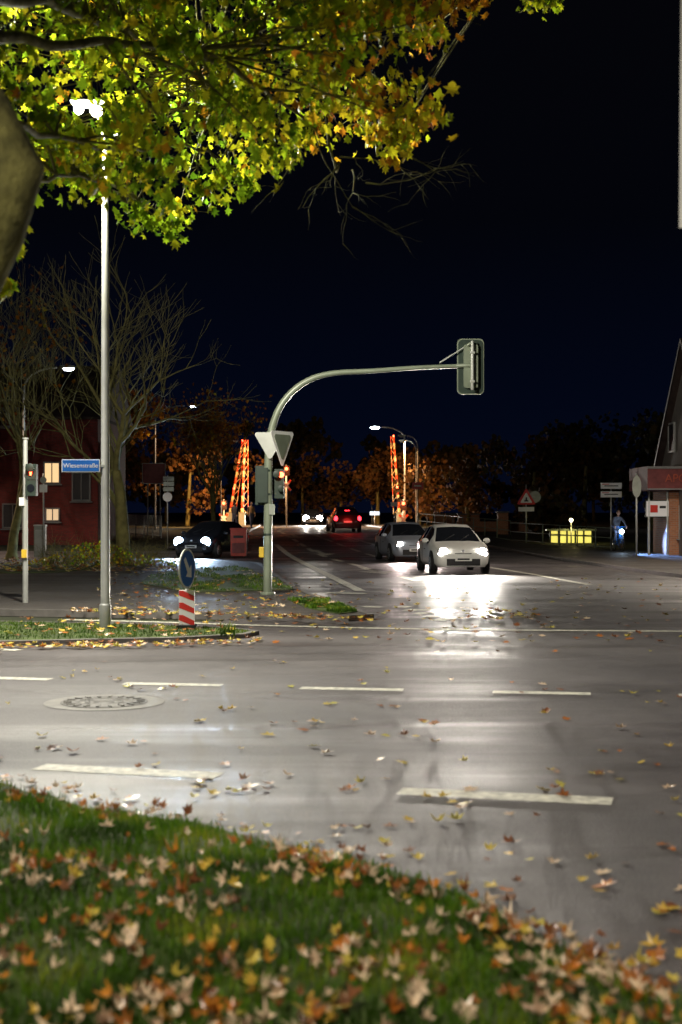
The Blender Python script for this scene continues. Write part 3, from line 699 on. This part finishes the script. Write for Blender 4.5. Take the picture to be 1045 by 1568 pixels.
# ---------------------------------------------------------------- level crossing barriers
M['barred']=mat('barrier_red',(.8,.09,.02),.4,var=.1); M['barwhite']=mat('barrier_white_warmlit',(.85,.6,.3),.4,var=.1)  # white bands tinted so their colour carries the orange lamplight
def barrier(name,u,D,lean,hh,s=1,th=1.0):
    x,y=at(u,D); z0=.65; b=MB()
    b.box((0,0,.55),(.5,.7,1.1),M['signback']); b.box((0,0,1.15),(.56,.76,.08),M['mast']); b.tube([(-.32,0,1.0),(.32,0,1.0)],.09,M['dark'],10)
    n=12
    for k in range(n):
        t0=k/n;t1=(k+1)/n; w0=(.13-.05*t0)*th
        a=Vector((lean*t0,0,1.0+hh*t0)); c=Vector((lean*t1,0,1.0+hh*t1)); mm=M['barred'] if k%2 else M['barwhite']
        b.tube([a,c],[w0,w0-.004],mm,4)
        a2=a+Vector((s*(.5-.25*t0),0,0)); c2=c+Vector((s*(.5-.25*t1),0,0)); b.tube([a2,c2],.03,mm,4)
        b.tube([a,c2] if k%2 else [c,a2],.018,M['barwhite'],4)
    b.box((-lean*.15,0,.4),(.3,.5,.4),M['dark'])
    for q in (.35,.7,1.0):
        b.ell(Vector((lean*q,-.12,1.0+hh*q)),(.07,.07,.09),M['redled'])
    return b.build(name,(x,y,z0))
barrier('level_crossing_barrier',352,122,1.1,6.3); barrier('level_crossing_barrier',371,118,.25,6.2)
barrier('level_crossing_barrier',612,120,-.5,6.6,-1)
def xsig(u,D,v0):
    x,y=at(u,D); b=MB(); z0=.65; hh=zat(v0,D,z0); b.tube([(0,0,0),(0,0,hh)],.06,M['signwhite'],8)
    for sg in (1,-1):
        R3=Matrix.Rotation(sg*math.radians(50),3,'Y'); b.box((0,-.1-.02*sg,hh-1.6),(1.1,.02,.17),M['signwhite'],R3)
        for e in (-.42,.42): b.box((R3@Vector((e,0,0)))+Vector((0,-.115-.02*sg,hh-1.6)),(.24,.012,.172),M['barred'],R3)
    b.prism(rrect(.26,.4,.1),(0,-.1,hh-.45),(1,0,0),(0,0,1),.05,M['black'])
    b.prism(circ(.13,16),(0,-.14,hh-.3),(1,0,0),(0,0,1),.02,M['redled'])
    o=b.build('level_crossing_signal',(x,y,z0)); light('red_light','POINT',(0,-.8,hh-.4),(1,.2,.06),60,o,.1)
xsig(439,112,712); xsig(618,112,765); xsig(343,118,765); 
p=P(340,784,112); polelamp('added_lamp',p.x,111,6.8,(.8,1.0),z0=.65,e=12000,col=(1,.52,.2),r=.05,lens=M['mast'],cone=160,aim=(.1,.5,-.85))
p=P(636,784,112); polelamp('added_lamp',p.x,110.5,6.8,(-.8,1.0),z0=.65,e=10000,col=(1,.52,.2),r=.05,lens=M['mast'],cone=120,aim=(-.15,.9,-.75))
# ---------------------------------------------------------------- cars
def car(name,x,y,hd,paint,z=0,s=1.0,lit=None,tail=False,tall=1.0,spots=0,col=(1,.93,.82),hs=1.0):
    b=MB()
    st=[(2.03,.50,.50,.30),(2.01,.60,.62,.24),(1.93,.70,.75,.21),(1.72,.80,.82,.2),(1.4,.88,.855,.2),(1.15,.93,.865,.2),(1.02,.97,.87,.2),(.62,1.20,.87,.2),(.2,1.39,.87,.2),(.10,1.42,.87,.2),(-.3,1.468,.87,.2),(-.36,1.47,.87,.2),(-.46,1.47,.87,.2),(-1.0,1.45,.865,.2),(-1.12,1.44,.865,.2),(-1.2,1.43,.86,.2),(-1.58,1.36,.85,.21),(-1.7,1.28,.84,.22),(-1.88,1.02,.82,.24),(-1.97,.90,.79,.26),(-2.01,.6,.75,.3)]
    rows=[]
    for (sx,tp,wd,zb) in st:
        gh=sm(.98,1.42,tp); belt=min(tp-.06,.90)
        if tp>.99: belt=.90-.02*sx
        top=tp if tp<1.0 else 1.0+(tp-1.0)*tall
        rw=wd*(.88-.22*gh)
        half=[(0,zb),(.86*wd,zb),(.975*wd,zb+.12),(wd,zb+.3 if tp>.65 else (zb+tp)/2),(.975*wd,belt),(rw,top-.07*(.4+.6*gh)),(rw*.9,top-.02),(rw*.5,top-.003),(0,top+.01*gh)]
        rows.append([(sx,-yy,zz) for yy,zz in half]+[(sx,yy,zz) for yy,zz in half[-2:0:-1]])
    n=len(rows[0]); vs=[v for r in rows for v in r]
    paintf=[];glassf=[]
    for i in range(len(rows)-1):
        for j in range(n):
            f=(i*n+j,i*n+(j+1)%n,(i+1)*n+(j+1)%n,(i+1)*n+j); jj=j if j<8 else n-1-j
            g=False
            if jj==4 and i in (7,8,9,10,12,15) : g=True
            if jj in (6,7) and i in (6,7): g=True
            if jj in (6,7) and i==17: g=True
            (glassf if g else paintf).append(f)
    paintf.append(tuple(range(n-1,-1,-1))); paintf.append(tuple(range((len(rows)-1)*n,len(rows)*n)))
    b.add(vs,paintf,paint,True); b.add(vs,glassf,M['glass'],True)
    for wx in (1.28,-1.25):
        for sg in (-1,1):
            b.tube([(wx,sg*.70,.34),(wx,sg*.874,.34)],.36,M['black'],22)
            b.tube([(wx,sg*.72,.30),(wx,sg*.885,.30)],[.30,.29],M['black'],22)
            b.tube([(wx,sg*.85,.30),(wx,sg*.892,.30)],[.2,.205],M['chrome'],16)
            for k in range(5):
                a=k*2*math.pi/5; b.box((wx+.11*math.cos(a),sg*.895,.30+.11*math.sin(a)),(.1,.012,.03),M['dark'],Matrix.Rotation(-a-.6,3,'Y'))
    for sg in (-1,1):
        b.ell((.72,sg*.95,.98),(.07,.11,.08),paint); b.tube([(.76,sg*.86,.93),(.74,sg*.92,.96)],.02,M['black'],6)
        rot=Matrix.Rotation(-sg*math.radians(30),3,'Z')@Matrix.Rotation(math.radians(-28),3,'Y')
        b.ell((1.86,sg*.60,.68),(.07,.2,.11),M['chrome'],rot=rot)
        b.ell((1.93,sg*.59,.64),(.07,.13*hs,.12*hs),(lit or M['glass']))
        b.ell((1.92,sg*.62,.34),(.05,.08,.05),M['chrome'])
        b.ell((-1.93,sg*.70,.80),(.09,.12,.17),M['tail'] if tail else M['signred'])
        b.box((.05,sg*.872,.72),(.14,.02,.025),M['black']); b.box((-.42,sg*.874,.6),(.012,.006,.55),M['black'])
    b.box((2.0,0,.36),(.09,1.0,.2),M['black']); b.box((1.975,0,.60),(.06,.5,.05),M['black']); b.box((2.05,0,.45),(.02,.5,.11),M['signwhite'])
    b.ell((1.99,0,.69),(.03,.05,.04),M['chrome'])
    b.box((2.062,0,.45),(.004,.36,.05),M['black'])
    b.box((-2.02,0,.62),(.02,.5,.11),M['signwhite']); b.box((-2.0,0,.35),(.08,1.3,.14),M['black'])
    if tail: b.box((-1.74,0,1.30*1),(.04,.3,.03),M['tail'])
    b.tube([(1.0,-.4,1.0),(.7,-.05,1.17)],.008,M['black'],4); b.tube([(1.0,.1,1.0),(.7,.4,1.16)],.008,M['black'],4)
    ob=b.build(name,(x,y,z),hd); ob.scale=(s,s,s)
    if spots:
        for sg in (-1,1):
            light('headlight_beam','SPOT',(2.1,sg*.6,.67),col,spots,ob,.08,aim=(1,0,-.06),cone=110,blend=.9)
    if tail: light('taillight_glow','POINT',(-2.3,0,.8),(1,.05,.04),15,ob,.3)
    return ob
M['pw']=mat('paint_white',(.78,.77,.73),.3,var=.04,coat=.6); M['pb']=mat('paint_silver_blue',(.4,.43,.5),.3,.2,var=.05,coat=.6)
M['pd']=mat('paint_dark',(.02,.025,.035),.25,.2,var=.05,coat=.6); M['pr']=mat('paint_dark_red',(.05,.015,.015),.3,.2,var=.05,coat=.6)
def hd(dx,dy): return math.atan2(dy,dx)
car('hatchback_car',3.45,44.2,hd(.09,-1),M['pw'],lit=M['head'],spots=2600,hs=1.2)
car('hatchback_car',2.45,54.5,hd(.16,-1),M['pb'],lit=M['head'],spots=700,col=(1,.8,.75))
car('estate_car',.15,87,hd(-.13,1),M['pr'],z=.64,tail=True,tall=1.15)
car('oncoming_car',-2.6,128,hd(.05,-1),M['pd'],z=.65,lit=M['head'],spots=6000,hs=2.2)
car('saloon_car',-5.3,58.5,hd(-.35,-1),M['pd'],z=.02,lit=M['headblue'],spots=3200,col=(.55,.75,1),hs=1.6)
# ---------------------------------------------------------------- people
def skin(verts,edges,rad):
    me=bpy.data.meshes.new('tmp'); me.from_pydata(verts,edges,[]); ob=bpy.data.objects.new('tmp',me); scene.collection.objects.link(ob)
    ob.modifiers.new('s','SKIN'); ob.modifiers.new('ss','SUBSURF').levels=1
    sv=me.skin_vertices[0].data
    for i,r in enumerate(rad): sv[i].radius=(r,r); sv[i].use_root=(i==0)
    bpy.context.view_layer.update(); dg=bpy.context.evaluated_depsgraph_get(); em=ob.evaluated_get(dg).to_mesh()
    V=[v.co.copy() for v in em.vertices]; Fc=[tuple(p.vertices) for p in em.polygons]
    bpy.data.objects.remove(ob); return V,Fc
def figure(b,J,top,legs):
    order=['pel','spi','che','nec','hea','shl','ell','wrl','shr','elr','wrr','hil','knl','anl','tol','hir','knr','anr','tor']
    rad=[.15,.135,.16,.065,.06,.075,.052,.036,.075,.052,.036,.10,.07,.05,.045,.10,.07,.05,.045]
    ed=[(0,1),(1,2),(2,3),(3,4),(2,5),(5,6),(6,7),(2,8),(8,9),(9,10),(0,11),(11,12),(12,13),(13,14),(0,15),(15,16),(16,17),(17,18)]
    V,Fc=skin([J[k] for k in order],ed,rad)
    jj=[Vector(J[k]) for k in order]
    tag={0:legs,1:top,2:top,3:top,4:M['skin'],5:top,6:top,7:top,8:top,9:top,10:top,11:legs,12:legs,13:legs,14:M['black'],15:legs,16:legs,17:legs,18:M['black']}
    groups={}
    for f in Fc:
        c=sum((V[i] for i in f),Vector())/len(f); k=min(range(19),key=lambda q:(jj[q]-c).length); groups.setdefault(tag[k].name,(tag[k],[]))[1].append(f)
    for m,fs in groups.values(): b.add(V,fs,m,True)
    h=Vector(J['hea'])+Vector((0,-.01,.11))
    b.ell(h,(.075,.095,.12),M['skin'],14,10); b.ell(h+Vector((0,.02,.03)),(.083,.095,.108),M['hair'],14,10)
    b.ell(h+Vector((0,-.098,-.01)),(.012,.018,.022),M['skin'],6,5)
    for s in (-1,1): b.ell(h+Vector((s*.03,-.086,.015)),(.011,.008,.007),M['black'],6,4); b.ell(h+Vector((s*.078,.0,-.005)),(.012,.02,.03),M['skin'],6,5)
    b.ell(h+Vector((0,-.086,-.055)),(.022,.008,.006),M['signred'],6,4)
    for k,e in (('wrl','ell'),('wrr','elr')):
        wv=Vector(J[k]); d=(wv-Vector(J[e])).normalized(); x=Vector((0,1,0)); x=(x-d*x.dot(d)).normalized(); y=d.cross(x)
        b.ell(wv+d*.05,(.03,.04,.045),M['skin'],8,6)
        for q,L in enumerate((.07,.08,.075,.06)):
            s0=wv+d*.08+x*(.03-.02*q); b.tube([s0,s0+d*L*.5-y*.008,s0+d*L*.85-y*.03],[.009,.008,.006],M['skin'],6)
        b.tube([wv+d*.03+x*.035,wv+d*.07+x*.06,wv+d*.1+x*.06],[.011,.009,.007],M['skin'],6)
def walker(name,x,y,z,rz,top,legs,st=.18):
    J=dict(pel=(0,0,.96),spi=(0,0,1.16),che=(0,-.01,1.36),nec=(0,-.01,1.5),hea=(0,-.02,1.56),shl=(-.18,0,1.41),ell=(-.22,.08,1.15),wrl=(-.22,0,.92),shr=(.18,0,1.41),elr=(.22,-.04,1.14),wrr=(.22,-.14,.93),
        hil=(-.09,0,.88),knl=(-.1,-st*.8,.5),anl=(-.1,-st,.09),tol=(-.1,-st-.16,.04),hir=(.09,0,.88),knr=(.1,st*.3,.5),anr=(.1,st,.1),tor=(.1,st-.15,.04))
    b=MB(); figure(b,J,top,legs); return b.build(name,(x,y,z),rz)
x,y=at(385,97); walker('pedestrian',x,y,.75,.5,M['jacket2'],M['jeans']); x,y=at(359,99); walker('pedestrian',x,y,.75,2.6,M['jacket'],M['jeans'],.14)
b=MB(); J=dict(pel=(0,.28,1.0),spi=(0,.2,1.2),che=(0,.02,1.38),nec=(0,-.07,1.5),hea=(0,-.1,1.55),shl=(-.18,.0,1.42),ell=(-.27,-.16,1.22),wrl=(-.26,-.36,1.08),shr=(.18,.0,1.42),elr=(.27,-.16,1.22),wrr=(.26,-.36,1.08),
    hil=(-.09,.24,.94),knl=(-.11,-.12,.86),anl=(-.1,.05,.5),tol=(-.1,-.1,.46),hir=(.09,.24,.94),knr=(.11,-.04,.64),anr=(.1,.12,.24),tor=(.1,-.03,.2))
figure(b,J,M['jacket'],M['jeans'])
for wy in (-.56,.52):
    for k in range(24):
        a0=2*math.pi*k/24;a1=2*math.pi*(k+1)/24; b.tube([(0,wy+.34*math.cos(a0),.35+.34*math.sin(a0)),(0,wy+.34*math.cos(a1),.35+.34*math.sin(a1))],.018,M['black'],6,cap=False)
    for k in range(8):
        a=math.pi*k/8; b.tube([(0,wy+.33*math.cos(a),.35+.33*math.sin(a)),(0,wy-.33*math.cos(a),.35-.33*math.sin(a))],.002,M['chrome'],3)
for a,c in [((0,.52,.35),(0,.05,.3)),((0,.05,.3),(0,.22,.9)),((0,.52,.35),(0,.2,.82)),((0,.05,.3),(0,-.36,.8)),((0,.2,.78),(0,-.36,.86)),((0,-.35,.95),(0,-.42,.7)),((-.03,-.42,.7),(-.05,-.56,.35)),((.03,-.42,.7),(.05,-.56,.35)),((0,-.35,.95),(0,-.33,1.05)),((-.28,-.3,1.06),(.28,-.3,1.06))]:
    b.tube([a,c],.017,M['signblue'],8)
b.ell((0,.26,.92),(.08,.13,.04),M['black']); b.box((-.1,-.03,.44),(.1,.09,.03),M['black']); b.box((.1,.07,.17),(.1,.09,.03),M['black'])
b.ell((0,-.52,.86),(.10,.06,.10),M['headblue'])
x,y=at(946,61); cy=b.build('cyclist',(x,y,zg(x,y)+.1),.15)
light('bicycle_headlight','SPOT',(0,-.62,.86),(.25,.45,1),4500,cy,.05,aim=(.12,-1,-.2),cone=36,blend=.8)
# ---------------------------------------------------------------- buildings
def window(b,x,y,z,w_,h_,m,bars=1,fr=None):
    fr=fr or M['frame']
    b.box((x,y+.02,z),(w_,.03,h_),m)
    for s in (-1,1): b.box((x+s*(w_/2+.03),y-.02,z),(.07,.09,h_+.14),fr)
    for s in (-1,1): b.box((x,y-.022,z+s*(h_/2+.03)),(w_-.01,.085,.07),fr)
    for k in range(bars): b.box((x-w_/2+w_*(k+1)/(bars+1),y-.018,z),(.045,.06,h_-.02),fr)
    b.box((x,y-.06,z-h_/2-.11),(w_+.3,.16,.06),M['framed'])
def house(name,x0,x1,y0,depth,hw,roof,z0,m,wins):
    b=MB(); b.box(((x0+x1)/2,y0+depth/2,z0+hw/2-.1),(x1-x0,depth,hw+.2),m)
    yc=y0+depth/2; e=.4
    vs=[(x0-e,y0-e,z0+hw-.05),(x1+e,y0-e,z0+hw-.05),(x1+e,yc,z0+hw+roof),(x0-e,yc,z0+hw+roof),(x1+e,y0+depth+e,z0+hw-.05),(x0-e,y0+depth+e,z0+hw-.05)]
    b.add(vs,[(0,1,2,3),(3,2,4,5),(0,3,5),(1,4,2),(0,5,4,1)],M['tile'])
    b.tube([(x0-e,y0-e-.06,z0+hw-.05),(x1+e,y0-e-.06,z0+hw-.05)],.07,M['tile'],8)
    for wx,wz,ww,wh,mm,br in wins: window(b,wx,y0-.03,wz,ww,wh,mm,br,M['framed'])
    return b.build(name)
D=70; X=lambda u:(u-522.5)*D/F; Z=lambda v:H-(v-784)*D/F
wp=M['winpane']
wins=[(X(80),Z(724),.7,.95,M['winlit'],1),(X(81),Z(788),.6,.55,M['winlitp'],1),(X(10),Z(612),.75,.85,wp,1),(X(125),Z(745),.8,1.3,wp,1),(X(20),Z(790),.9,1.1,wp,1),(X(-60),Z(724),.9,1.1,wp,1),(X(-60),Z(790),.9,1.1,wp,1)]
house('brick_house',-30,X(150),70,9,6.2,3,.3,M['brickd'],wins)
bb=MB(); bb.box((X(8),69.6,Z(655)),(1.6,.7,.12),M['framed']); 
for k in range(9): bb.box((X(8)-.75+k*.19,69.3,Z(640)),(.03,.03,.9),M['framed'])
bb.box((X(8),69.3,Z(626)),(1.6,.05,.06),M['framed']); bb.build('balcony')
b=MB(); gx=13.6; y1=60.3;y0=50.9; ya=(y0+y1)/2; ez=3.75; az=8.6
b.add([(gx,y0,.0),(gx,y1,.0),(gx,y1,ez),(gx,ya,az),(gx,y0,ez)],[(0,1,2,3,4)],M['render'])
b.add([(gx,y0,.0),(gx+11,y0,.0),(gx+11,y0,ez),(gx,y0,ez)],[(0,1,2,3)],M['bricko']); b.add([(gx,y1,.0),(gx+11,y1,.0),(gx+11,y1,ez),(gx,y1,ez)],[(3,2,1,0)],M['bricko'])
for (ye) in (y0,y1):
    sg=-1 if ye==y0 else 1; p0=Vector((gx-.35,ye+sg*.35,ez-.32)); p1=Vector((gx-.35,ya,az+.06))
    b.add([p0,p1,p1+Vector((11.6,0,0)),p0+Vector((11.6,0,0))],[(0,1,2,3)],M['tile'])
    b.add([p0,p1,p1-Vector((0,0,.2)),p0-Vector((0,0,.2))],[(0,1,2,3)],M['frame'])
for yy,zz in ((58.3,4.9),(55.6,5.6)):
    b.box((gx-.03,yy,zz),(.06,.9,1.1),M['winpane']); 
    for s in (-1,1): b.box((gx-.05,yy+s*.48,zz),(.08,.07,1.2),M['frame'])
    for s in (-1,1): b.box((gx-.052,yy,zz+s*.58),(.08,.9,.07),M['frame'])
gh=b.build('gable_house')
b=MB(); 
b.box((14.9,58.7,1.35),(3.4,2.9,2.7),M['bricko']); b.box((15.0,58.4,3.2),(5.6,3.6,.95),M['brown']); b.box((15.0,56.58,3.62),(5.64,.06,.1),M['framed']); b.box((15.0,56.58,2.76),(5.64,.06,.06),M['framed'])
window(b,14.05,57.22,1.45,.8,1.2,M['winlitp'],1)
b.box((12.75,57.3,1.98),(.9,.08,.62),M['winwhite']); b.box((12.75,57.32,1.98),(.98,.06,.7),M['dark']); b.tube([(12.4,57.3,0),(12.4,57.3,2.7)],.05,M['galv']); b.tube([(13.15,57.3,0),(13.15,57.3,2.7)],.05,M['galv'])
b.box((12.6,57.24,1.98),(.3,.03,.3),M['signred']); b.box((12.95,57.24,2.05),(.25,.03,.1),M['black'])
so=b.build('shop',bevel=.01); text('APOTHEKE',.45,(14.0,56.53,3.18),M['shopred'],so)
light('shop_light','POINT',(13.9,55.3,2.6),(1,.6,.3),80,so,.2)
# lit courtyard shelter behind the railing
b=MB(); yC=72.5; x0,_=at(842,yC); x1,_=at(906,yC); zt=H-(813-784)*yC/F; zb=.18
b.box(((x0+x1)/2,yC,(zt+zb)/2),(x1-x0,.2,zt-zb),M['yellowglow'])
for k in range(6): b.box((x0+(x1-x0)*k/5,yC-.2,(zt+zb)/2),(.08,.1,zt-zb+.1),M['dark'])
b.box(((x0+x1)/2,yC-.15,zt-.22),(x1-x0+.1,.06,.05),M['dark'])
b.box(((x0+x1)/2,yC-.1,zt+.06),(x1-x0+.4,.6,.1),M['mast']); b.tube([(x0+1.0,yC-.6,.1),(x0+1.0,yC-.6,zt+.5)],.035,M['galv']); b.ell((x0+1.0,yC-.6,zt+.55),(.1,.1,.1),emis('courtyard_globe',(1,.85,.5),8))
cs=b.build('courtyard_shelter'); light('courtyard_light','POINT',((x0+x1)/2,yC-1.0,zt+.35),(1,.85,.3),30,cs,.1)
b=MB(); vs=[];fs=[]
for i in range(13):
    for j in range(7):
        z=3.45+3.0*i/12; xx=1.905+.5*j/6; vs.append((xx,8+.04*math.sin(j*1.3+z*.8),z))
for i in range(12):
    for j in range(6): a=i*7+j; fs.append((a,a+1,a+8,a+7))
b.add(vs,fs,M['signwhite'],True); b.tube([(2.47,8,0),(2.47,8,6.6)],.035,M['galv'],8); b.tube([(2.47,8,6.5),(1.9,8,6.5)],.015,M['galv'],6)
b.build('banner_flag')
